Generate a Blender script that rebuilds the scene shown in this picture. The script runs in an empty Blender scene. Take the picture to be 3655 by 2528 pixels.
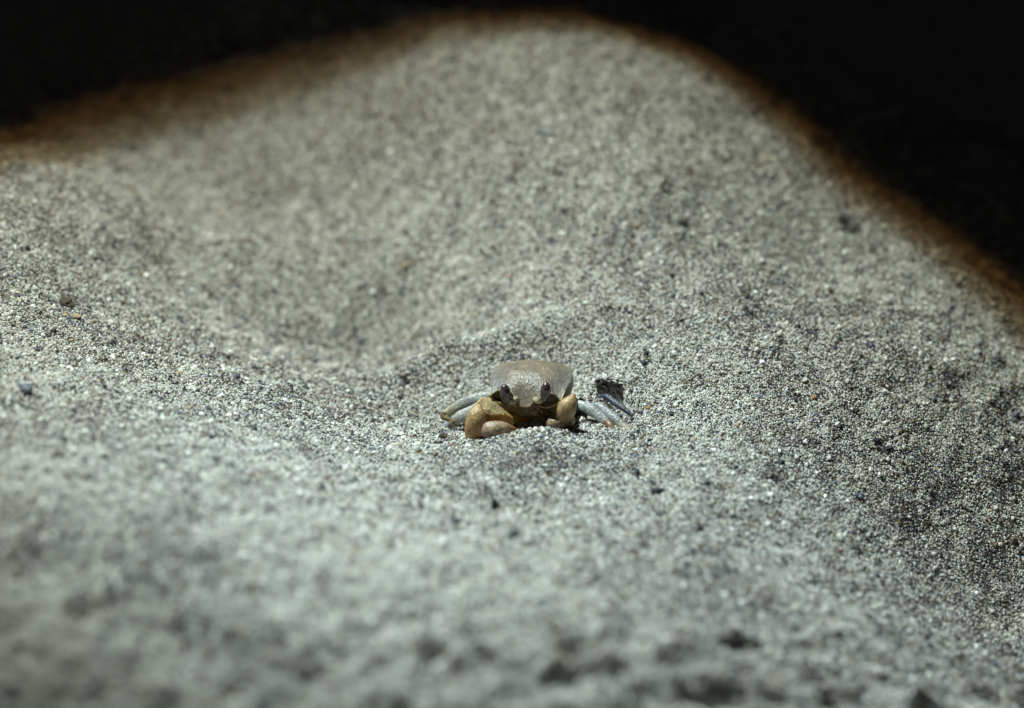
import bpy, bmesh, math
import numpy as np
from mathutils import Vector, Matrix, noise as mnoise
from mathutils.bvhtree import BVHTree

MM = 0.001
sc = bpy.context.scene
col = sc.collection
rng = np.random.default_rng(7)

# ------------------------------------------------------------------ camera
PITCH = math.radians(28)
vd = Vector((0, math.cos(PITCH), -math.sin(PITCH)))
vu = Vector((0, math.sin(PITCH), math.cos(PITCH)))
cam_d = bpy.data.cameras.new('camera')
cam = bpy.data.objects.new('camera', cam_d)
col.objects.link(cam)
cam_d.sensor_width = 36
cam_d.lens = 100
cam_d.clip_start = 0.01
cam_d.clip_end = 500
cam.location = (Vector((-6.5, 0, 0)) + vu * 25.2 - vd * 1000) * MM
cam.rotation_euler = (math.pi / 2 - PITCH, 0, 0)
cam_d.dof.use_dof = True
cam_d.dof.focus_distance = 0.995
cam_d.dof.aperture_fstop = 3.8
sc.camera = cam

# ------------------------------------------------------------------ night sky
w = bpy.data.worlds.new('World')
sc.world = w
w.use_nodes = True
wn = w.node_tree.nodes
bg = wn['Background']
bg.inputs[0].default_value = (0.62, 0.66, 0.72, 1)
bg.inputs[1].default_value = 0.012

# ------------------------------------------------------------------ torch beam (held above, to the left of the crab)
LP = Vector((-320, 190, 830))
LT = Vector((0, -30, 10))
zl = (LP - LT).normalized()
xl = Vector((0, 1, 0)).cross(zl).normalized()
yl = zl.cross(xl)
lamp_d = bpy.data.lights.new('torch', 'SPOT')
lamp = bpy.data.objects.new('torch', lamp_d)
col.objects.link(lamp)
M = Matrix((xl, yl, zl)).transposed().to_4x4()
M.translation = LP * MM
lamp.matrix_world = M
lamp_d.energy = 80
lamp_d.color = (1, 1, 1)
lamp_d.spot_size = math.radians(70)
lamp_d.spot_blend = 0.3
lamp_d.shadow_soft_size = 0.004
lamp_d.use_nodes = True
nt = lamp_d.node_tree
N, K = nt.nodes, nt.links
em = N['Emission']


def mth(nt_, op, a, b=None, c=None, clamp=False):
    n = nt_.nodes.new('ShaderNodeMath')
    n.operation = op
    n.use_clamp = clamp
    for i, v in enumerate((a, b, c)):
        if v is None:
            continue
        if isinstance(v, (int, float)):
            n.inputs[i].default_value = v
        else:
            nt_.links.new(v, n.inputs[i])
    return n.outputs[0]


tc = N.new('ShaderNodeTexCoord')
sx = N.new('ShaderNodeSeparateXYZ')
K.new(tc.outputs['Normal'], sx.inputs[0])
X, Y, Z = sx.outputs
rr = mth(nt, 'SQRT', mth(nt, 'ADD', mth(nt, 'MULTIPLY', X, X), mth(nt, 'MULTIPLY', Y, Y)))
theta = mth(nt, 'MULTIPLY', mth(nt, 'ARCTAN2', rr, mth(nt, 'ABSOLUTE', Z)), 180 / math.pi)
phi01 = mth(nt, 'MULTIPLY_ADD', mth(nt, 'ARCTAN2', Y, X), 0.5 / math.pi, 0.5)


def curve(pts, scale):
    n = N.new('ShaderNodeFloatCurve')
    c = n.mapping.curves[0]
    ps = [((p + 180) / 360, v / scale) for p, v in pts]
    c.points[0].location = ps[0]
    c.points[1].location = ps[-1]
    for q in ps[1:-1]:
        c.points.new(*q)
    n.mapping.update()
    K.new(phi01, n.inputs['Value'])
    return mth(nt, 'MULTIPLY', n.outputs[0], scale)


# the reflector's beam is not quite round: edge angle and softness round the beam
R = curve([(-180, 18), (-150, 23), (-123, 28), (-90, 28), (-50, 20), (-25, 18), (0, 15.2), (20, 13.9), (32, 13.5), (42, 13.7), (46, 13.9),
           (53, 14.2), (62, 15.4), (69, 16.2), (77, 16.5), (84, 16.6), (93, 16.8), (102, 17.0), (110, 18.2), (118, 19.4),
           (125, 20.1), (137, 18.7), (148, 17.9), (160, 17.8), (180, 18)], 30)
W = curve([(-180, 6), (-123, 9), (-90, 9), (-25, 5), (0, 3.2), (32, 2.3), (50, 1.9), (64, 2.0), (84, 1.7), (102, 2.0), (110, 3.0),
           (125, 4.0), (150, 3.8), (180, 5)], 30)
t = mth(nt, 'DIVIDE', mth(nt, 'SUBTRACT', R, theta), W, clamp=True)
ramp = N.new('ShaderNodeValToRGB')
cr = ramp.color_ramp
cr.interpolation = 'EASE'
cr.elements[0].position = 0
cr.elements[0].color = (0.0028, 0.0021, 0.0013, 1)
cr.elements[1].position = 1
cr.elements[1].color = (0.95, 1.0, 0.93, 1)
e = cr.elements.new(0.35); e.color = (0.16, 0.085, 0.020, 1)
e = cr.elements.new(0.68); e.color = (0.46, 0.38, 0.24, 1)
K.new(t, ramp.inputs[0])
K.new(ramp.outputs[0], em.inputs[0])
# broad falloff from the hot spot outwards, plus the weaker lower flank
az = mth(nt, 'ABSOLUTE', Z)
ox = mth(nt, 'DIVIDE', X, az)
oy = mth(nt, 'ADD', mth(nt, 'DIVIDE', Y, az), .09)      # the hot spot sits a little off the middle of the reflector
off2 = mth(nt, 'ADD', mth(nt, 'MULTIPLY', ox, ox), mth(nt, 'MULTIPLY', oy, oy))
fall = mth(nt, 'MAXIMUM', mth(nt, 'SUBTRACT', 1.08, mth(nt, 'MULTIPLY', off2, 5.5)), 0.28)
side = mth(nt, 'DIVIDE', mth(nt, 'ADD', mth(nt, 'MULTIPLY', X, -.54), mth(nt, 'MULTIPLY', Y, -.84)), mth(nt, 'ABSOLUTE', Z))
dim = mth(nt, 'MULTIPLY', mth(nt, 'SUBTRACT', side, .17), 7.5, clamp=True)
K.new(mth(nt, 'MULTIPLY', fall, mth(nt, 'SUBTRACT', 1, mth(nt, 'MULTIPLY', dim, .72))), em.inputs[1])
# the diode is cooler in the middle of its beam than in the spill
mixc = N.new('ShaderNodeMix'); mixc.data_type = 'RGBA'; mixc.blend_type = 'MULTIPLY'; mixc.inputs[0].default_value = 1
cool = N.new('ShaderNodeValToRGB')
cool.color_ramp.elements[0].position = .25; cool.color_ramp.elements[0].color = (.82, .94, 1, 1)
cool.color_ramp.elements[1].position = .80; cool.color_ramp.elements[1].color = (.93, .94, .84, 1)
K.new(mth(nt, 'DIVIDE', mth(nt, 'SQRT', off2), .45), cool.inputs[0])
K.new(ramp.outputs[0], mixc.inputs[6]); K.new(cool.outputs[0], mixc.inputs[7])
K.new(mixc.outputs[2], em.inputs[0])

sc.view_settings.view_transform = 'Standard'
sc.view_settings.look = 'None'
sc.view_settings.exposure = 0
sc.view_settings.gamma = 1


# ------------------------------------------------------------------ helpers
def tag(o, label=None, cat=None, group=None, kind=None):
    if label: o['label'] = label
    if cat: o['category'] = cat
    if group: o['group'] = group
    if kind: o['kind'] = kind
    return o


def mesh_obj(name, v, f, mat, parent=None, smooth=False):
    me = bpy.data.meshes.new(name)
    me.from_pydata([tuple(p) for p in v], [], [tuple(q) for q in f])
    me.update()
    if smooth:
        me.polygons.foreach_set('use_smooth', [True] * len(me.polygons))
    o = bpy.data.objects.new(name, me)
    col.objects.link(o)
    if mat: me.materials.append(mat)
    o.parent = parent
    return o


def ss(a, b, x):
    t_ = np.clip((x - a) / (b - a), 0, 1)
    return t_ * t_ * (3 - 2 * t_)


# ------------------------------------------------------------------ terrain (millimetres)
CP = np.array([(0,0,0),(0,12,-4),(-20,-8,0),(24,-9,2.5),(2,-19,7.4),(-24,-17,2.5),(26,-22,4),(-10,-40,8),(30,-50,6),(-31,15,-7),(-45,25,-6),(-50,69,-6),(0,44,9),(18,24,4),(40,27,16),(-24,45,4),(-42,42,-.5),(10,82,24),(36,4,4),(55,8,10),(32,60,23),(101,33,18),(105,91,22),
(158,-8,-14),(158,-44,-40),(100,-100,-12),(-71,-190,30),(0,-184,24),(95,-147,-9),(-80,-100,25),(0,-73,8),(77,-43,2),(-148,-109,38),(-186,20,38),(-147,12,24),(-88,4,8),(-39,-2,-4),
(-150,115,24),(-160,204,28),(-200,108,48),(-78,159,18),(-80,215,52),(7,184,62),(3,118,35),(73,141,46),(146,123,22),(195,91,2),(185,30,-6),(0,280,70),(-200,300,40),(150,260,30),(260,100,-20),(-300,0,45),(-260,-180,40),(220,-150,-45),(0,-300,20)], float)
SS = 100.


def _U(r2):
    return np.where(r2 > 0, r2 * np.log(r2 + 1e-12) * .5, 0)


def _fit():
    P = CP[:, :2] / SS
    n = len(P)
    Kk = _U(((P[:, None] - P[None]) ** 2).sum(-1)) + np.eye(n) * 0.004
    Q = np.c_[np.ones(n), P]
    A = np.block([[Kk, Q], [Q.T, np.zeros((3, 3))]])
    return P, np.linalg.solve(A, np.r_[CP[:, 2], 0, 0, 0])


TP, TW = _fit()


def macro(x, y):
    q = np.hypot(x / 330, (y - 60) / 330)
    k = ss(.75, 1.6, q)
    s = np.maximum(1, q / 1.6)
    Xx = x / s
    Yy = 60 + (y - 60) / s
    z = TW[-3] + TW[-2] * Xx / SS + TW[-1] * Yy / SS
    for i in range(len(TP)):
        z = z + TW[i] * _U((Xx / SS - TP[i, 0]) ** 2 + (Yy / SS - TP[i, 1]) ** 2)
    return z * (1 - k) + 15 * k


_lat = np.random.default_rng(3).random((256, 256)) * 2 - 1


def vnoise(x, y, s, seed=0):
    x = x / s + seed * 17.3
    y = y / s + seed * 31.7
    xi = np.floor(x).astype(int)
    yi = np.floor(y).astype(int)
    fx = x - xi
    fy = y - yi
    fx = fx * fx * fx * (fx * (fx * 6 - 15) + 10)
    fy = fy * fy * fy * (fy * (fy * 6 - 15) + 10)
    a = _lat[xi & 255, yi & 255]; b = _lat[(xi + 1) & 255, yi & 255]
    c = _lat[xi & 255, (yi + 1) & 255]; d = _lat[(xi + 1) & 255, (yi + 1) & 255]
    return (a * (1 - fx) + b * fx) * (1 - fy) + (c * (1 - fx) + d * fx) * fy


def pit(x, y, x0, y0, x1, y1, r, d):
    dx, dy = x1 - x0, y1 - y0
    L2 = dx * dx + dy * dy + 1e-9
    u = np.clip(((x - x0) * dx + (y - y0) * dy) / L2, 0, 1)
    q = ((x - x0 - u * dx) ** 2 + (y - y0 - u * dy) ** 2) / (r * r)
    return -d * np.exp(-q * q)


def height(x, y):
    z = macro(x, y)
    near = np.exp(-((x - 3) ** 2 + (y - 4) ** 2) / 32 ** 2)        # calmer sand round the crab
    a = 1 - .75 * near
    z = z + a * (1.5 * vnoise(x, y, 27, 1) + .9 * vnoise(x, y, 13, 2) + 1.0 * vnoise(x, y, 6.5, 3)) + .6 * vnoise(x, y, 3.1, 4) * (1 - .4 * near)
    # trampled, rippled foreground
    f = ss(-112, -165, y + .10 * x + 6 * vnoise(x, y, 45, 9))
    rid = 1 - np.abs(vnoise(x * .55, y * 1.25 + .12 * x, 21, 5)) * 2
    z = z + f * (1.6 * rid + 3.2 * vnoise(x, y, 11, 6) + 1.3 * vnoise(x, y, 5, 16))
    rc = np.interp(x, [-110, -70, -40, 0, 40, 64, 100, 140, 200], [-176, -188, -199, -192, -172, -150, -134, -124, -118]) + 5 * vnoise(x, y * 0, 17, 21)
    for off, am in ((0, 4.2), (-17, 4.2), (14, 3.2), (-34, 4)):
        z = z + am * ss(-90, -20, x) * np.maximum(0, 1.0 + .7 * vnoise(x, y * .4, 14, 22 + off)) * np.exp(-((y - rc - off - 2.5 * vnoise(x, y * 0, 7, 30 + off)) / 5.2) ** 2)
    # scuffed hollows on the right hand side and behind
    f2 = ss(60, 110, x) * ss(90, 40, y)
    z = z + f2 * 1.2 * vnoise(x, y * 1.4, 11, 7)
    # low crest thrown up behind the burrow and the fold behind it
    cy = 46 + .10 * x + 2.5 * vnoise(x, y * 0, 22, 15)
    win = ss(-62, -30, x) * ss(62, 25, x)
    z = z + win * (7.0 * ss(32, -4, x) * np.exp(-((y - cy) / 7.5) ** 2) - 6.0 * ss(10, -14, x) * np.exp(-((y - cy - 22) / 12.0) ** 2))
    z = z + 8 * np.tanh((y - 99 - .1 * (x + 50)) / 17) * np.exp(-((x + 75) / 75) ** 2) * np.exp(-((y - 105) / 50) ** 2)
    z = z - 5.0 * np.exp(-(((x + 62) / 30) ** 2 + ((y - 84 - .5 * (x + 62)) / 12.0) ** 2))
    z = z + 6.0 * np.exp(-(((x - 25) / 6.5) ** 2 + ((y - 14) / 6.5) ** 2))
    # burrow hollow under the crab, leg print pits
    z = z + pit(x, y, 2, 4, 7, 6, 8.0, 4.5)
    z = z + pit(x, y, 26, 15.2, 31.6, 11.8, 2.1, 12)
    z = z + pit(x, y, 26.5, 12.5, 37, 1.5, 2.6, 5)
    z = z + pit(x, y, 122, 115, 126, 115, 2.8, 9)
    z = z + pit(x, y, 52.5, 113, 54.5, 112, 2.4, 7)
    z = z + pit(x, y, 59, 96, 61, 94, 2.4, 8)
    z = z + 1.3 * np.exp(-(((x + 2) / 11) ** 2 + ((y + 16 - .12 * x) / 5.0) ** 2))       # small rim of sand before the claws
    return z


# ------------------------------------------------------------------ materials
PAL = np.array([  # grain tints and weights
    (0.56, 0.545, 0.50, .27), (0.43, 0.405, 0.36, .19), (0.72, 0.71, 0.67, .14), (0.32, 0.28, 0.235, .10),
    (0.075, 0.065, 0.080, .10), (0.035, 0.032, 0.042, .075), (0.15, 0.11, 0.07, .07), (0.38, 0.28, 0.17, .025),
    (0.20, 0.10, 0.06, .006), (0.14, 0.16, 0.20, .03), (0.85, 0.85, 0.83, .02)])


def new_mat(name, rough=.6, spec=.5):
    m = bpy.data.materials.new(name)
    m.use_nodes = True
    b = m.node_tree.nodes['Principled BSDF']
    b.inputs['Roughness'].default_value = rough
    b.inputs['Specular IOR Level'].default_value = spec
    return m, m.node_tree, b


def sand_sheet_mat():
    m, t_, b = new_mat('sand', .75, .3)
    n, k = t_.nodes, t_.links
    tc_ = n.new('ShaderNodeTexCoord')
    vo = n.new('ShaderNodeTexVoronoi')
    vo.inputs['Scale'].default_value = 1100
    k.new(tc_.outputs['Object'], vo.inputs['Vector'])
    sp = n.new('ShaderNodeSeparateColor')
    k.new(vo.outputs['Color'], sp.inputs[0])
    r = n.new('ShaderNodeValToRGB')
    r.color_ramp.interpolation = 'CONSTANT'
    acc = 0
    order = [0, 4, 1, 6, 2, 3, 7, 5]
    tot = sum(PAL[i, 3] for i in order)
    for j, i in enumerate(order):
        c = (*(PAL[i, :3] * .8), 1)
        if j < 2:
            el = r.color_ramp.elements[j]; el.position = acc
        else:
            el = r.color_ramp.elements.new(acc)
        el.color = c
        acc += PAL[i, 3] / tot
    k.new(sp.outputs[0], r.inputs[0])
    k.new(r.outputs[0], b.inputs['Base Color'])
    bp = n.new('ShaderNodeBump')
    bp.inputs['Strength'].default_value = .8
    bp.inputs['Distance'].default_value = .0004
    bp.invert = True
    k.new(vo.outputs['Distance'], bp.inputs['Height'])
    k.new(bp.outputs[0], b.inputs['Normal'])
    return m


def grain_mat():
    m, t_, b = new_mat('sand_grain', .5, .3)
    n, k = t_.nodes, t_.links
    a = n.new('ShaderNodeAttribute')
    a.attribute_type = 'INSTANCER'
    a.attribute_name = 'tint'
    k.new(a.outputs['Color'], b.inputs['Base Color'])
    a2 = n.new('ShaderNodeAttribute')
    a2.attribute_type = 'INSTANCER'
    a2.attribute_name = 'gloss'
    k.new(a2.outputs['Fac'], b.inputs['Roughness'])
    return m


# ------------------------------------------------------------------ ground sheet
def axis(lo, hi, step, far):
    a = list(np.arange(lo, hi + .01, step))
    s = step; p = hi
    while p < far:
        s *= 1.22; p += s; a.append(p)
    s = step; p = lo; pre = []
    while p > -far:
        s *= 1.22; p -= s; pre.append(p)
    return np.array(pre[::-1] + a)


gx = axis(-235, 235, .9, 60000.)
gy = axis(-235, 330, .9, 60000.)
GX, GY = np.meshgrid(gx, gy, indexing='ij')
GZ = height(GX, GY)
nx, ny = GX.shape
me = bpy.data.meshes.new('sand_ground')
me.vertices.add(nx * ny)
me.vertices.foreach_set('co', (np.stack([GX, GY, GZ], -1).reshape(-1) * MM).astype(np.float32))
ii = np.arange(nx * ny).reshape(nx, ny)
quads = np.stack([ii[:-1, :-1], ii[1:, :-1], ii[1:, 1:], ii[:-1, 1:]], -1).reshape(-1, 4)
me.loops.add(quads.size)
me.loops.foreach_set('vertex_index', quads.reshape(-1).astype(np.int32))
me.polygons.add(len(quads))
me.polygons.foreach_set('loop_start', (np.arange(len(quads)) * 4).astype(np.int32))
me.polygons.foreach_set('use_smooth', np.ones(len(quads), bool))
me.update(calc_edges=True)
me.materials.append(sand_sheet_mat())
ground = bpy.data.objects.new('sand_ground', me)
col.objects.link(ground)
tag(ground, kind='structure')

# crust of sand overhanging the little burrow mouth beside the crab
bmc = bmesh.new()
bmesh.ops.create_icosphere(bmc, subdivisions=5, radius=1)
for v_ in bmc.verts:
    k_ = 1 + .30 * mnoise.noise(v_.co * 2.1) + .22 * mnoise.noise(v_.co * 6) + .12 * mnoise.noise(v_.co * 13)
    q_ = Matrix.Rotation(math.radians(-30), 3, 'Z') @ Vector((v_.co.x * 4.3 * k_, v_.co.y * 2.3 * k_, v_.co.z * 1.5 * k_))
    v_.co = (q_ + Vector((29.0, 17.6, 9.3))) * MM
mec = bpy.data.meshes.new('sand_crust'); bmc.to_mesh(mec); bmc.free()
mec.materials.append(me.materials[0])
crust = bpy.data.objects.new('sand_crust', mec)
col.objects.link(crust)
tag(crust, kind='structure')

# ------------------------------------------------------------------ loose grains lying on the sheet (uncountable: one object)
STEP = .62
px, py = np.meshgrid(np.arange(-232, 226, STEP), np.arange(-232, 300, STEP), indexing='ij')
px = px.ravel(); py = py.ravel()
keep = (np.abs(px + 6.5) < 205 + .16 * py)
keep &= (py < 250 + 30 * np.cos(px / 90.))
px = px[keep]; py = py[keep]
n = len(px)
px = px + rng.uniform(-.31, .31, n)
py = py + rng.uniform(-.31, .31, n)
pz = height(px, py)
slope = np.hypot(height(px + .5, py) - pz, height(px, py + .5) - pz) * 2
keep = (slope < 1.7) | (np.hypot(px - 30, py - 10) > 12)                       # nothing loose rests on the walls of the holes
px, py, pz = px[keep], py[keep], pz[keep]
n = len(px)
size = .28 + .15 * rng.random(n) ** 1.5 + np.where(rng.random(n) < .02, rng.uniform(.2, .8, n), 0)
wts = PAL[:, 3] / PAL[:, 3].sum()
# dark heavy-mineral grains gather in drifts; shade of the rear-left bank is mixed in
drift_shade = .45 * vnoise(px, py, 34, 11) + .45 * vnoise(px, py, 8, 12) + .6 * vnoise(px, py, 3.4, 13)
drift_shade += .75 * np.exp(-(((px - 6) / 34) ** 2 + ((py + 38) / 9) ** 2)) + .45 * np.exp(-(((px - 62) / 30) ** 2 + ((py - 82) / 26) ** 2))
drift_shade += .4 * ss(110, 165, px) * ss(60, -10, py) + .15 * np.exp(-(((px + 70) / 40) ** 2 + ((py - 105) / 25) ** 2))  # second term: slope shade of the rear-left bank, painted with dark grains
drift_shade -= .3 * np.exp(-(((px + 40) / 70) ** 2 + ((py + 110) / 45) ** 2))
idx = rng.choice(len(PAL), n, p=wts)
swap = (rng.random(n) < np.clip(.10 + .5 * drift_shade, 0, .7))
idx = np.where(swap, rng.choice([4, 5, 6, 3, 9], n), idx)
swap = (rng.random(n) < np.clip(-.9 * drift_shade, 0, .8)) & np.isin(idx, (4, 5, 6, 3))
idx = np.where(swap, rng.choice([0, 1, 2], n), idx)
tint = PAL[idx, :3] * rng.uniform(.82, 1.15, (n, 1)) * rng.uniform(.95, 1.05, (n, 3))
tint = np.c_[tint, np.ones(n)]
gloss = np.where(rng.random(n) < .02, .2, rng.uniform(.5, .8, n))
pm = bpy.data.meshes.new('sand_grains')
pm.vertices.add(n)
pm.vertices.foreach_set('co', (np.c_[px, py, pz + .15 + rng.uniform(-.25, .29, n)] * MM).astype(np.float32).ravel())
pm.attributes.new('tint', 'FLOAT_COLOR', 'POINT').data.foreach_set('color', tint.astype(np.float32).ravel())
pm.attributes.new('gloss', 'FLOAT', 'POINT').data.foreach_set('value', gloss.astype(np.float32))
pm.attributes.new('spin', 'FLOAT_VECTOR', 'POINT').data.foreach_set('vector', rng.uniform(0, 6.28, (n, 3)).astype(np.float32).ravel())
scl = size[:, None] * rng.uniform(.72, 1.28, (n, 3)) * MM
pm.attributes.new('dims', 'FLOAT_VECTOR', 'POINT').data.foreach_set('vector', scl.astype(np.float32).ravel())
pm.update()
gm = grain_mat()
pm.materials.append(gm)
grains = bpy.data.objects.new('sand_grains', pm)
col.objects.link(grains)
tag(grains, 'speckled pale and dark sand grains covering the lit mound', 'sand', kind='stuff')
ng = bpy.data.node_groups.new('scatter_grains', 'GeometryNodeTree')
ng.interface.new_socket('Geometry', in_out='INPUT', socket_type='NodeSocketGeometry')
ng.interface.new_socket('Geometry', in_out='OUTPUT', socket_type='NodeSocketGeometry')
gi = ng.nodes.new('NodeGroupInput'); go = ng.nodes.new('NodeGroupOutput')
ico = ng.nodes.new('GeometryNodeMeshIcoSphere')
ico.inputs['Radius'].default_value = 1
ico.inputs['Subdivisions'].default_value = 1
smat = ng.nodes.new('GeometryNodeSetMaterial')
smat.inputs['Material'].default_value = gm
iop = ng.nodes.new('GeometryNodeInstanceOnPoints')


def named(nm, typ):
    q = ng.nodes.new('GeometryNodeInputNamedAttribute')
    q.data_type = typ
    q.inputs['Name'].default_value = nm
    return q.outputs[0]


e2r = ng.nodes.new('FunctionNodeEulerToRotation')
ng.links.new(named('spin', 'FLOAT_VECTOR'), e2r.inputs[0])
ng.links.new(ico.outputs['Mesh'], smat.inputs['Geometry'])
ng.links.new(gi.outputs[0], iop.inputs['Points'])
ng.links.new(smat.outputs[0], iop.inputs['Instance'])
ng.links.new(e2r.outputs[0], iop.inputs['Rotation'])
ng.links.new(named('dims', 'FLOAT_VECTOR'), iop.inputs['Scale'])
ng.links.new(iop.outputs[0], go.inputs[0])
md = grains.modifiers.new('scatter', 'NODES')
md.node_group = ng


# ------------------------------------------------------------------ the crab (millimetres; S turns a direction seen into a point at depth y)
def S(pxx, pyy, y):
    u = (pxx - 1893) / 10.15
    v = (1520 - pyy) / 10.15
    return np.array([u * (1 + y * .0009), y, (v - y * math.sin(PITCH)) / math.cos(PITCH)])


PV, PF, PC = [], [], []       # source shells: vertices, faces, face colour


def add_shell(v, f, c):
    o = len(PV)
    PV.extend([tuple(p) for p in v])
    PF.extend([tuple(i + o for i in q) for q in f])
    PC.extend([c] * len(f) if not isinstance(c, list) else c)


def cr_spline(P, k):
    P = np.array(P, float)
    Q = np.vstack([2 * P[0] - P[1], P, 2 * P[-1] - P[-2]])
    out = []
    for i in range(1, len(Q) - 2):
        for j in range(k):
            t_ = j / k
            out.append(.5 * ((2 * Q[i]) + (-Q[i - 1] + Q[i + 1]) * t_ + (2 * Q[i - 1] - 5 * Q[i] + 4 * Q[i + 1] - Q[i + 2]) * t_ ** 2 + (-Q[i - 1] + 3 * Q[i] - 3 * Q[i + 1] + Q[i + 2]) * t_ ** 3))
    out.append(Q[-2])
    return np.array(out)


def limb(pts, rad, c, flat=1.0, k=5, seg=16, c2=None, m0=.55):
    """tapered closed tube; flat < 1 squashes it across the view depth; c2 tints the far end"""
    C = cr_spline([list(p) + [r] for p, r in zip(pts, rad)], k)
    P, Rr = C[:, :3], np.maximum(C[:, 3], .15)
    n_ = len(P)
    v = []
    depth = np.array([0.0, math.cos(PITCH), -math.sin(PITCH)])
    # round caps
    T0 = P[0] - P[1]; T0 /= np.linalg.norm(T0)
    T1 = P[-1] - P[-2]; T1 /= np.linalg.norm(T1)
    rings = [(P[0] + T0 * Rr[0] * .75, Rr[0] * .55)] + [(P[i], Rr[i]) for i in range(n_)] + [(P[-1] + T1 * Rr[-1] * .75, Rr[-1] * .55)]
    m = len(rings)
    for i, (p, r) in enumerate(rings):
        a = rings[max(0, i - 1)][0]; b_ = rings[min(m - 1, i + 1)][0]
        T = b_ - a; T /= np.linalg.norm(T)
        D = depth - T * depth.dot(T); D /= np.linalg.norm(D)
        B = np.cross(T, D)
        for j in range(seg):
            an = 2 * math.pi * j / seg
            v.append(p + B * r * math.cos(an) + D * r * flat * math.sin(an))
    f = []
    cc = []
    for i in range(m - 1):
        for j in range(seg):
            f.append((i * seg + j, i * seg + (j + 1) % seg, (i + 1) * seg + (j + 1) % seg, (i + 1) * seg + j))
            u = i / (m - 1)
            cc.append(c if c2 is None else tuple(np.array(c) * (1 - ss(m0, 1, u)) + np.array(c2) * ss(m0, 1, u)))
    f.append(tuple(range(seg - 1, -1, -1))); cc.append(c)
    f.append(tuple(range((m - 1) * seg, m * seg))); cc.append(c2 or c)
    add_shell(v, f, cc)


def blob(ctr, rx, ry, rz, c, rot=None, n1=20, n2=12):
    v, f = [], []
    for i in range(n2 + 1):
        th = math.pi * i / n2
        for j in range(n1):
            ph = 2 * math.pi * j / n1
            p = np.array([rx * math.sin(th) * math.cos(ph), ry * math.sin(th) * math.sin(ph), rz * math.cos(th)])
            if rot is not None: p = rot @ p
            v.append(np.array(ctr) + p)
    for i in range(n2):
        for j in range(n1):
            f.append((i * n1 + j, (i + 1) * n1 + j, (i + 1) * n1 + (j + 1) % n1, i * n1 + (j + 1) % n1))
    add_shell(v, f, c)


def wedge(poly, dvec, c, c2=None):
    """flat arm segment: outline given as points, pushed back along dvec, front bulged"""
    P = np.array(poly)
    n_ = len(P)
    ctr = P.mean(0)
    dv = np.array(dvec, float)
    v = list(P) + list(ctr + (P - ctr) * .8 + dv) + [ctr - dv * .14, ctr + dv * 1.05]
    f = []
    for i in range(n_):
        j = (i + 1) % n_
        f += [(i, j, n_ + j, n_ + i), (j, i, 2 * n_), (n_ + i, n_ + j, 2 * n_ + 1)]
    add_shell(v, f, c)


GREY = (.175, .138, .103)
GREYB = (.125, .122, .122)
TAN = (.22, .165, .10)
RIM = (.60, .52, .30)
FACE = (.085, .052, .018)
ORNG = (.48, .205, .028)
YEL = (.42, .30, .09)
CLAW = (.33, .215, .10)
PALE = (.30, .305, .29)
LAV = (.21, .22, .225)
BRN = (.17, .11, .045)
LEG_SHADE = (.04, .045, .065)  # shadow over the rearmost right leg, put into its base colour
psi = math.radians(11)
ROS = np.array([-1.8, -3.0, 0.0])
roll = math.radians(-2.0)


def B(a, b_, c):
    """carapace frame: a to its side, b backwards, c up"""
    z = c + math.sin(-roll) * a
    return ROS + np.array([a * math.cos(psi) + b_ * math.sin(psi), -a * math.sin(psi) + b_ * math.cos(psi), z])


# carapace outline (half), then mirrored and smoothed
half = [(0, -1.7, 10.1), (1.7, -1.5, 10.3), (2.7, -1.0, 11.4), (4.0, -.3, 13.0), (5.3, .5, 14.6), (8.2, .5, 15.4), (10.8, -.1, 15.0), (12.8, -1.0, 13.9), (13.2, 1.8, 14.3),
        (13.8, 6, 15.0), (14.3, 11, 15.2), (14.0, 16.0, 15.2), (12.6, 20.5, 14.8), (9.2, 23.0, 14.6), (4, 23.9, 14.6), (0, 24.0, 14.6)]
loop = half + [(-a, b_, c) for a, b_, c in half[-2:0:-1]]
LPs = np.array(loop + loop[:3])
dense = cr_spline(LPs, 4)[4:4 + 4 * len(loop)]
nl = len(dense)
c0 = np.array([0, 11.0, 0])


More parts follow.
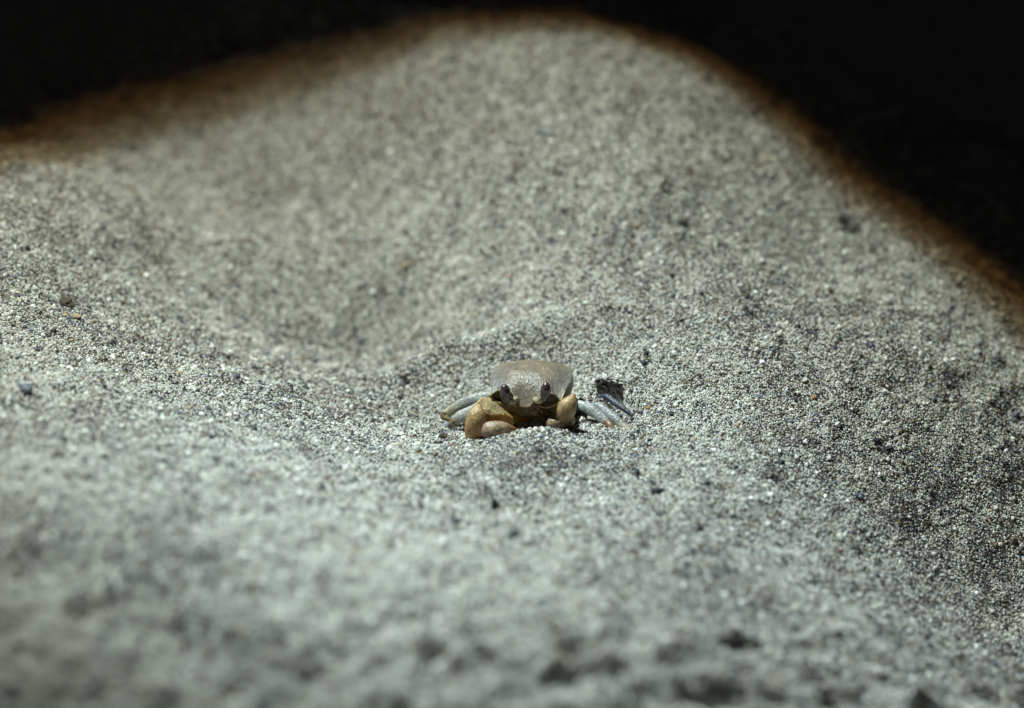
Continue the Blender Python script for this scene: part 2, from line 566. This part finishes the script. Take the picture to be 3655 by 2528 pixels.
def carapace():
    rings = []
    # upper dome
    for r in (0.0001, .15, .3, .45, .58, .7, .8, .88, .94, .98):
        ring = []
        for p in dense:
            q = c0[:2] + (p[:2] - c0[:2]) * r
            a, b_ = q
            dome = 18.9 - .017 * a * a - .005 * max(0, b_ - 11) ** 2 - .028 * max(0, 10 - b_) ** 2
            dome += .45 * math.exp(-((abs(a) - 5) / 3.2) ** 2 - ((b_ - 5) / 4) ** 2) - .22 * math.exp(-((abs(a) - 5.6 + .02 * b_) / 1.3) ** 2) * math.exp(-((b_ - 5) / 5) ** 2) - .2 * math.exp(-((b_ - 11.5 - .2 * abs(a)) / 1.5) ** 2) * math.exp(-(a / 6) ** 4)
            k = r ** 3.3
            ring.append((a, b_, dome * (1 - k) + min(p[2], dome) * k))
        rings.append(ring)
    rings.append([(p[0], p[1], p[2]) for p in dense])
    rings.append([(p[0] * .995, p[1] + .12, p[2] - .5) for p in dense])
    # flanks and underside
    for s, dz, fb in ((.985, 1.0, 0), (1.01, 2.4, 0), (1.02, 4.2, .3), (.97, 6.4, .8), (.82, 8.6, 1.2), (.5, 9.9, 1.5), (.1, 10.2, 1.5)):
        ring = []
        for p in dense:
            q = c0[:2] + (p[:2] - c0[:2]) * s
            b_ = q[1]
            front = math.exp(-((b_ + 1) / 2.5) ** 2)
            b_ += front * 1.9 * min(1, dz / 1.2)
            zz = max(p[2], 13.8) - dz if dz > 2 else p[2] - dz
            ring.append((q[0], b_, max(zz, 4.6 - .0 * dz)))
        rings.append(ring)
    v = [B(*p) for ring in rings for p in ring]
    f, cc = [], []
    m = len(rings)
    for i in range(m - 1):
        for j in range(nl):
            f.append((i * nl + j, (i + 1) * nl + j, (i + 1) * nl + (j + 1) % nl, i * nl + (j + 1) % nl))
            a, b_, z = rings[i][j]
            if i < 9:
                k = ss(4, 14, abs(a)) * .7
                cl = np.array(GREY) * (1 - k) + np.array(GREYB) * k
                kb = ss(12, 22, b_) * .6
                cl = cl * (1 - kb) + np.array(TAN) * kb
                pale = math.exp(-((abs(a) - 4.6) / 2.6) ** 2 - ((b_ - 9) / 1.6) ** 2)
                cl = cl * (1 + .38 * pale)
            elif i < 11:
                cl = (np.array(RIM) if abs(a) > 3 else np.array(TAN)) if b_ < 3 else np.array(GREY)
            else:
                cl = np.array(FACE) if b_ < 9 else np.array(TAN) * .9
            cc.append(tuple(cl))
    f.append(tuple(range(nl - 1, -1, -1))); cc.append(GREY)
    f.append(tuple(range((m - 1) * nl, m * nl))); cc.append(FACE)
    add_shell(v, f, cc)


carapace()
# mouthparts and cheeks below the brow
blob(B(0, 3.4, 8.4), 10.4, 3.6, 4.0, FACE, n1=28)
blob(B(0, 2.6, 7.0), 6.0, 3.0, 2.9, FACE)
blob(B(-2.0, 1.5, 7.2), 1.9, 1.5, 2.5, (.11, .068, .024))
blob(B(2.0, 1.5, 7.2), 1.9, 1.5, 2.5, (.11, .068, .024))
for sg in (-1, 1):                                            # lower edge of each eye socket, and the edges of the mouth plates
    limb([B(sg * 3.6, .9, 9.9), B(sg * 7.5, .2, 9.4), B(sg * 11.4, .4, 11.2), B(sg * 12.6, -.4, 13.2)], [.3, .42, .42, .35], (.30, .21, .075), seg=8)
    limb([B(sg * .5, .1, 9.6), B(sg * .45, -.1, 7.4), B(sg * .3, .6, 5.2)], [.3, .35, .25], (.24, .15, .05), seg=8)
    limb([B(sg * 3.9, .7, 9.4), B(sg * 3.9, .3, 7.6), B(sg * 2.6, 1.0, 5.4)], [.3, .35, .25], (.22, .14, .05), seg=8)
fr = np.random.default_rng(5)
for i in range(46):
    a = fr.uniform(-9.5, 9.5); c_ = fr.uniform(5.6, 10.4)
    bb = 3.4 - 3.6 * math.sqrt(max(.05, 1 - (a / 10.4) ** 2 - ((c_ - 8.4) / 4.0) ** 2))
    blob(B(a, bb + .1, c_), .42, .42, .42, (.30, .20, .07) if i % 2 else (.19, .12, .05), n1=8, n2=6)
# eye stalks
EL = S(1804, 1405, -5.6)
ER = S(1945, 1398, -8.0)
limb([B(-3.4, .8, 11.6), S(1842, 1424, -4.4), S(1828, 1430, -5.4), S(1812, 1420, -5.2)], [.7, .95, 1.25, 1.1], (.30, .27, .165), k=4)
limb([B(3.4, .8, 11.6), S(1906, 1426, -5.4), S(1922, 1429, -7.0), S(1936, 1414, -7.6)], [.7, .95, 1.25, 1.2], (.30, .27, .165), k=4)

# large claw arm (left in the photo): upper arm, wrist, folded hand
wedge([S(1717, 1416, -3), S(1688, 1447, -5), S(1716, 1462, -7.0), S(1748, 1483, -7.5), S(1776, 1479, -7), S(1802, 1474, -5.5), S(1768, 1438, -3.5)], (1.0, 5.0, -1.6), (.34, .26, .13))
wedge([S(1728, 1470, -6), S(1800, 1474, -5), S(1830, 1492, -4), S(1836, 1515, -4), S(1770, 1512, -6), S(1735, 1508, -7)], (2, 5.5, -1), (.40, .25, .06))
limb([S(1800, 1480, -1), S(1840, 1480, 3), S(1880, 1475, 7)], [2.6, 3.0, 3.2], ORNG)
limb([S(1707, 1455, -7.5), S(1703, 1477, -9), S(1699, 1508, -10), S(1696, 1543, -9.5), S(1695, 1575, -8.5)], [1.8, 3.2, 3.8, 3.7, 2.7], CLAW, flat=.9, c2=ORNG, m0=.25)
limb([S(1722, 1548, -11), S(1742, 1533, -12.6), S(1770, 1527, -13), S(1800, 1526, -12.4), S(1834, 1532, -11)], [2.2, 2.9, 2.75, 2.2, 1.1], (.32, .225, .15), flat=.85, c2=(.22, .11, .03), m0=.6)  # dark far end: the body's cast shadow painted into the hand's colour
limb([S(1770, 1545, -11.5), S(1800, 1540, -11), S(1830, 1540, -10)], [1.8, 1.6, .9], ORNG)
# little teeth along the arm's lower edge
for i in range(13):
    u = i / 12
    blob(S(1722 + 76 * u, 1466 + 18 * math.sin(min(1, u * 1.7) * 1.57) - 8 * max(0, u - .45), -7.6 + 1.6 * u), .34, .34, .34, (.45, .26, .09), n1=8, n2=6)
# small claw (right)
limb([S(1980, 1462, 1), S(2010, 1468, -2), S(2024, 1474, -5)], [3, 3, 2.6], FACE)
limb([S(2043, 1411, -8), S(2036, 1428, -9), S(2022, 1453, -10), S(2010, 1480, -10), S(2002, 1500, -9)], [1.1, 2.4, 3.4, 3.0, 1.8], CLAW, flat=.9, c2=(.22, .12, .04), m0=.4)
limb([S(2016, 1482, -7.5), S(2024, 1500, -7), S(2020, 1518, -7)], [2.6, 2.7, 2.0], (.33, .20, .08))
limb([S(2012, 1500, -9.5), S(1992, 1505, -10.5), S(1972, 1508, -10.5), S(1966, 1522, -9.5)], [2.0, 2.3, 2.3, 1.6], TAN)
# walking legs, left in the photo
limb([S(1790, 1440, 10), S(1745, 1420, 9), S(1690, 1430, 10), S(1635, 1455, 11), S(1592, 1480, 11)], [2.2, 2.1, 2.1, 2.2, 1.5], PALE, flat=.6, c2=(.36, .33, .22))
limb([S(1592, 1480, 11), S(1583, 1489, 10.5), S(1603, 1500, 9)], [1.5, 1.35, .7], BRN, flat=.7)
limb([S(1790, 1455, 6), S(1730, 1452, 5), S(1685, 1472, 5), S(1645, 1490, 5), S(1622, 1503, 5)], [2.0, 2.3, 2.3, 2.3, 1.6], PALE, flat=.6)
limb([S(1622, 1503, 5), S(1614, 1512, 4.5), S(1621, 1528, 3.5)], [1.5, 1.0, .5], BRN, flat=.7)
limb([S(1700, 1492, 9), S(1640, 1500, 9), S(1603, 1517, 8.5), S(1578, 1534, 8)], [1.6, 1.5, 1.2, .7], (.24, .23, .27), flat=.6)
# walking legs, right
limb([S(2000, 1455, 5), S(2050, 1446, 2.5), S(2092, 1455, 0), S(2130, 1479, -2.5), S(2163, 1505, -5)], [1.8, 1.8, 1.95, 1.9, 1.4], PALE, flat=.6)
limb([S(2165, 1504, -5.5), S(2181, 1524, -8), S(2197, 1552, -10.5)], [1.35, 1.15, .45], (.16, .09, .05), flat=.75)
limb([S(2010, 1462, 9), S(2075, 1470, 7), S(2130, 1452, 3), S(2182, 1487, -2), S(2220, 1518, -5.5), S(2248, 1541, -8.5)], [1.6, 1.5, 1.6, 1.75, 1.65, 1.2], LAV, flat=.6, c2=(.33, .25, .13))
limb([S(2030, 1470, 11), S(2110, 1450, 12), S(2157, 1418, 10), S(2205, 1446, 4.5), S(2255, 1482, 0)], [1.4, 1.3, 1.25, 1.2, .7], LEG_SHADE, flat=.7)

src = bpy.data.meshes.new('shells')
src.from_pydata(PV, [], PF)
src.update()
bm = bmesh.new(); bm.from_mesh(src); bmesh.ops.recalc_face_normals(bm, faces=bm.faces); bm.to_mesh(src); bm.free()
tmp = bpy.data.objects.new('shells', src)
col.objects.link(tmp)
rm = tmp.modifiers.new('r', 'REMESH'); rm.mode = 'VOXEL'; rm.voxel_size = .2; rm.adaptivity = 0
sm = tmp.modifiers.new('s', 'SMOOTH'); sm.iterations = 3; sm.factor = .5
bpy.context.view_layer.update()
ev = tmp.evaluated_get(bpy.context.evaluated_depsgraph_get())
cm = bpy.data.meshes.new_from_object(ev)
tree = BVHTree.FromPolygons(PV, PF)
nv = len(cm.vertices)
co = np.empty(nv * 3, np.float32); cm.vertices.foreach_get('co', co); co = co.reshape(-1, 3)
cols = np.ones((nv, 4), np.float32)
PCa = np.array(PC)
for i in range(nv):
    hit_ = tree.find_nearest(Vector(co[i].tolist()))
    cols[i, :3] = PCa[hit_[2]]
ed = np.empty(len(cm.edges) * 2, np.int32); cm.edges.foreach_get('vertices', ed); ed = ed.reshape(-1, 2)
for _ in range(3):
    acc = cols.copy(); cnt = np.ones((nv, 1), np.float32)
    np.add.at(acc, ed[:, 0], cols[ed[:, 1]]); np.add.at(acc, ed[:, 1], cols[ed[:, 0]])
    np.add.at(cnt, ed[:, 0], 1); np.add.at(cnt, ed[:, 1], 1)
    cols = acc / cnt
base = S(1893, 1520, 3)
co2 = (co - base) * MM
cm.vertices.foreach_set('co', co2.astype(np.float32).ravel())
cm.attributes.new('tint', 'FLOAT_COLOR', 'POINT').data.foreach_set('color', cols.ravel())
cm.polygons.foreach_set('use_smooth', np.ones(len(cm.polygons), bool))
cm.name = 'crab'
cm.update()
bpy.data.objects.remove(tmp); bpy.data.meshes.remove(src)


def crab_mat():
    m, t_, b = new_mat('crab_shell', .38, .5)
    n, k = t_.nodes, t_.links
    a = n.new('ShaderNodeAttribute'); a.attribute_name = 'tint'
    tc_ = n.new('ShaderNodeTexCoord')
    no = n.new('ShaderNodeTexNoise'); no.inputs['Scale'].default_value = 1800; no.inputs['Detail'].default_value = 3
    no2 = n.new('ShaderNodeTexNoise'); no2.inputs['Scale'].default_value = 330; no2.inputs['Detail'].default_value = 3
    vo = n.new('ShaderNodeTexVoronoi'); vo.inputs['Scale'].default_value = 1900
    for q in (no, no2, vo): k.new(tc_.outputs['Object'], q.inputs['Vector'])
    f1 = mth(t_, 'MULTIPLY_ADD', no.outputs['Fac'], 1.8, .1)
    f2 = mth(t_, 'MULTIPLY_ADD', no2.outputs['Fac'], 1.5, .25)
    mul = mth(t_, 'MULTIPLY', f1, f2)
    vm = n.new('ShaderNodeVectorMath'); vm.operation = 'SCALE'
    k.new(a.outputs['Color'], vm.inputs[0]); k.new(mul, vm.inputs['Scale'])
    k.new(vm.outputs[0], b.inputs['Base Color'])
    b.inputs['Subsurface Weight'].default_value = .4
    b.inputs['Subsurface Radius'].default_value = (1.0, .5, .15)
    b.inputs['Subsurface Scale'].default_value = .0030
    bp = n.new('ShaderNodeBump'); bp.inputs['Strength'].default_value = .6; bp.inputs['Distance'].default_value = .00022
    no3 = n.new('ShaderNodeTexNoise'); no3.inputs['Scale'].default_value = 1100; no3.inputs['Detail'].default_value = 2
    k.new(tc_.outputs['Object'], no3.inputs['Vector'])
    k.new(mth(t_, 'ADD', vo.outputs['Distance'], mth(t_, 'MULTIPLY', no3.outputs['Fac'], 1.6)), bp.inputs['Height'])
    k.new(bp.outputs[0], b.inputs['Normal'])
    return m


cm.materials.clear()
cm.materials.append(crab_mat())
crab = bpy.data.objects.new('crab', cm)
col.objects.link(crab)
crab.location = base * MM
tag(crab, 'small greyish tan crab with dark upright eyes sitting in a sand hollow', 'crab')

em_, et, eb = new_mat('crab_eye', .2, .9)
nn = et.nodes.new('ShaderNodeTexNoise'); nn.inputs['Scale'].default_value = 1500
rp = et.nodes.new('ShaderNodeValToRGB')
rp.color_ramp.elements[0].color = (.02, .012, .016, 1); rp.color_ramp.elements[1].color = (.075, .045, .055, 1)
tcq = et.nodes.new('ShaderNodeTexCoord')
et.links.new(tcq.outputs['Object'], nn.inputs['Vector']); et.links.new(nn.outputs['Fac'], rp.inputs[0]); et.links.new(rp.outputs[0], eb.inputs['Base Color'])
for p, tilt in ((EL, -.13), (ER, .10)):
    v, f = [], []
    for i in range(17):
        th = math.pi * i / 16
        for j in range(24):
            ph = 2 * math.pi * j / 24
            r_ = 1.88 * (1 + .06 * math.cos(th))
            q = Vector((r_ * math.sin(th) * math.cos(ph), r_ * math.sin(th) * math.sin(ph), 3.6 * math.cos(th)))
            q = Matrix.Rotation(-.12, 3, 'X') @ (Matrix.Rotation(tilt, 3, 'Y') @ q)
            v.append((q + Vector(p - base)) * MM)
    for i in range(16):
        for j in range(24):
            f.append((i * 24 + j, (i + 1) * 24 + j, (i + 1) * 24 + (j + 1) % 24, i * 24 + (j + 1) % 24))
    mesh_obj('eye', v, f, em_, crab, True)


# ------------------------------------------------------------------ pebbles and clods lying on the sand
def stone_mat(name, c, rough=.55):
    m, t_, b = new_mat(name, rough, .4)
    n, k = t_.nodes, t_.links
    tc_ = n.new('ShaderNodeTexCoord')
    no = n.new('ShaderNodeTexNoise'); no.inputs['Scale'].default_value = 1300; no.inputs['Detail'].default_value = 4
    k.new(tc_.outputs['Object'], no.inputs['Vector'])
    r = n.new('ShaderNodeValToRGB')
    r.color_ramp.elements[0].position = .35; r.color_ramp.elements[1].position = .7
    r.color_ramp.elements[0].color = (*[q * .55 for q in c], 1); r.color_ramp.elements[1].color = (*[q * 1.4 for q in c], 1)
    k.new(no.outputs['Fac'], r.inputs[0]); k.new(r.outputs[0], b.inputs['Base Color'])
    bp = n.new('ShaderNodeBump'); bp.inputs['Distance'].default_value = .0002
    k.new(no.outputs['Fac'], bp.inputs['Height']); k.new(bp.outputs[0], b.inputs['Normal'])
    return m


MT = dict(grey=stone_mat('grey_stone', (.10, .11, .135)), slate=stone_mat('slate_stone', (.05, .052, .07)), black=stone_mat('black_stone', (.022, .02, .024)), brown=stone_mat('brown_clod', (.06, .045, .028), .8),
          tan=stone_mat('tan_stone', (.40, .29, .15)), white=stone_mat('white_shell', (.60, .60, .56), .35), rust=stone_mat('rust_stone', (.16, .055, .03)), blue=stone_mat('blue_stone', (.07, .095, .13)),
          orange=stone_mat('orange_stone', (.36, .17, .06)))


def stone(x, y, r, mat, label, asp=(1, .9, .75), rough=.28, name='pebble', cat='pebble', sink=.15, grp='pebbles scattered on the sand'):
    bm = bmesh.new()
    bmesh.ops.create_icosphere(bm, subdivisions=3, radius=1)
    off = Vector((x * 1.7, y * 2.3, 5))
    for v in bm.verts:
        d = 1 + rough * mnoise.noise(v.co * 1.1 + off) + rough * .5 * mnoise.noise(v.co * 2.7 + off)
        v.co = Vector((v.co.x * asp[0], v.co.y * asp[1], v.co.z * asp[2])) * d * r * MM
    me_ = bpy.data.meshes.new(name); bm.to_mesh(me_); bm.free()
    me_.polygons.foreach_set('use_smooth', [True] * len(me_.polygons))
    me_.materials.append(MT[mat])
    o = bpy.data.objects.new(name, me_)
    col.objects.link(o)
    z = float(height(np.array([float(x)]), np.array([float(y)]))[0])
    o.location = (x * MM, y * MM, (z + r * asp[2] * (1 - sink) * .8) * MM)
    o.rotation_euler = (0, 0, (x * 13.7 + y * 7.1) % 6.28)
    tag(o, label, cat, grp)
    return o


stone(-30.5, -7.7, 1.5, 'brown', 'rough dark brown clod of sand just left of the crab\'s large claw', rough=.8, name='sand_clod', cat='clod')
stone(-34.0, -27.1, .95, 'slate', 'round dark slate grain on the pale slope below and left of the brown clod')
stone(-37.2, -34.1, 1.0, 'black', 'black speck at the near side of the round slate grain')
stone(-26.4, -19.0, .75, 'rust', 'small rust red grain below the crab\'s large claw')
stone(-12.0, -71.7, 2.2, 'black', 'largest blurred black lump on the pale sand in front of the crab', rough=.6, asp=(1, .6, .8))
stone(-24.8, -88.4, 1.7, 'slate', 'blurred dark lump left of and nearer than the largest black lump', rough=.5)
stone(-6.0, -91.3, 2.0, 'black', 'blurred dark lump nearest the camera in front of the crab', rough=.5)
stone(35.8, -44.4, 1.2, 'slate', 'tall bluish black grain on the sand below the right legs', asp=(.8, .8, 1.1))
stone(42.2, -54.5, 1.7, 'black', 'wide dark brown lump on the right foreground slope', asp=(1.3, .8, .8), rough=.5)
stone(43.5, 33.9, .95, 'blue', 'blue grey grain high on the ridge behind the crab')
stone(76.8, 22.8, .95, 'slate', 'round dark grain on the slope far right of the crab')
stone(40.3, 22.0, 1.1, 'slate', 'dark oval grain on the ridge above the right legs')
stone(122.6, 32.8, 1.2, 'blue', 'blue grey grain near the right rim of the lit sand')
stone(99.7, 4.5, .9, 'orange', 'small orange tan grain on the right slope')
stone(97.0, 12.0, 1.1, 'white', 'white flat shell chip on the right slope', asp=(1.3, .9, .5))
stone(17.7, 6.3 - 8, 1.5, 'white', 'pale crumb of sand resting beside the small claw', rough=.5, asp=(1.1, .9, .85))
stone(41.5, 2.0, .85, 'orange', 'bright orange grain right of the buried leg tips')
stone(-160.9, 26.0, 1.25, 'tan', 'smooth tan pebble on the left sand slope', asp=(1.3, .9, .7))
stone(-165.5, 34.9, 2.4, 'brown', 'wide flat brown clod above the tan pebble on the left slope', asp=(1.3, .8, .6), rough=.7, name='sand_clod', cat='clod')
stone(-166.8, 11.0, 1.0, 'black', 'small black pebble left of the tan pebble')
stone(-181.8, 28.5, 1.1, 'slate', 'dark slate pebble nearest the left edge of the photo')
stone(-168.6, -38.8, 2.3, 'grey', 'big blurred slate grey pebble on the lower left slope', asp=(1.1, .9, .7))
stone(123.7, 115.0, 1.7, 'black', 'black pebble by the dark upper right rim of the light', asp=(1.6, .8, .6))
stone(53.6, 113.1, 1.5, 'black', 'dark lump highest on the mound right of its top', asp=(1.1, .9, .8), rough=.5)
stone(60.2, 94.8, 1.7, 'brown', 'elongated dark clod just below the highest dark lump', asp=(1.6, .8, .7), rough=.6, name='sand_clod', cat='clod')
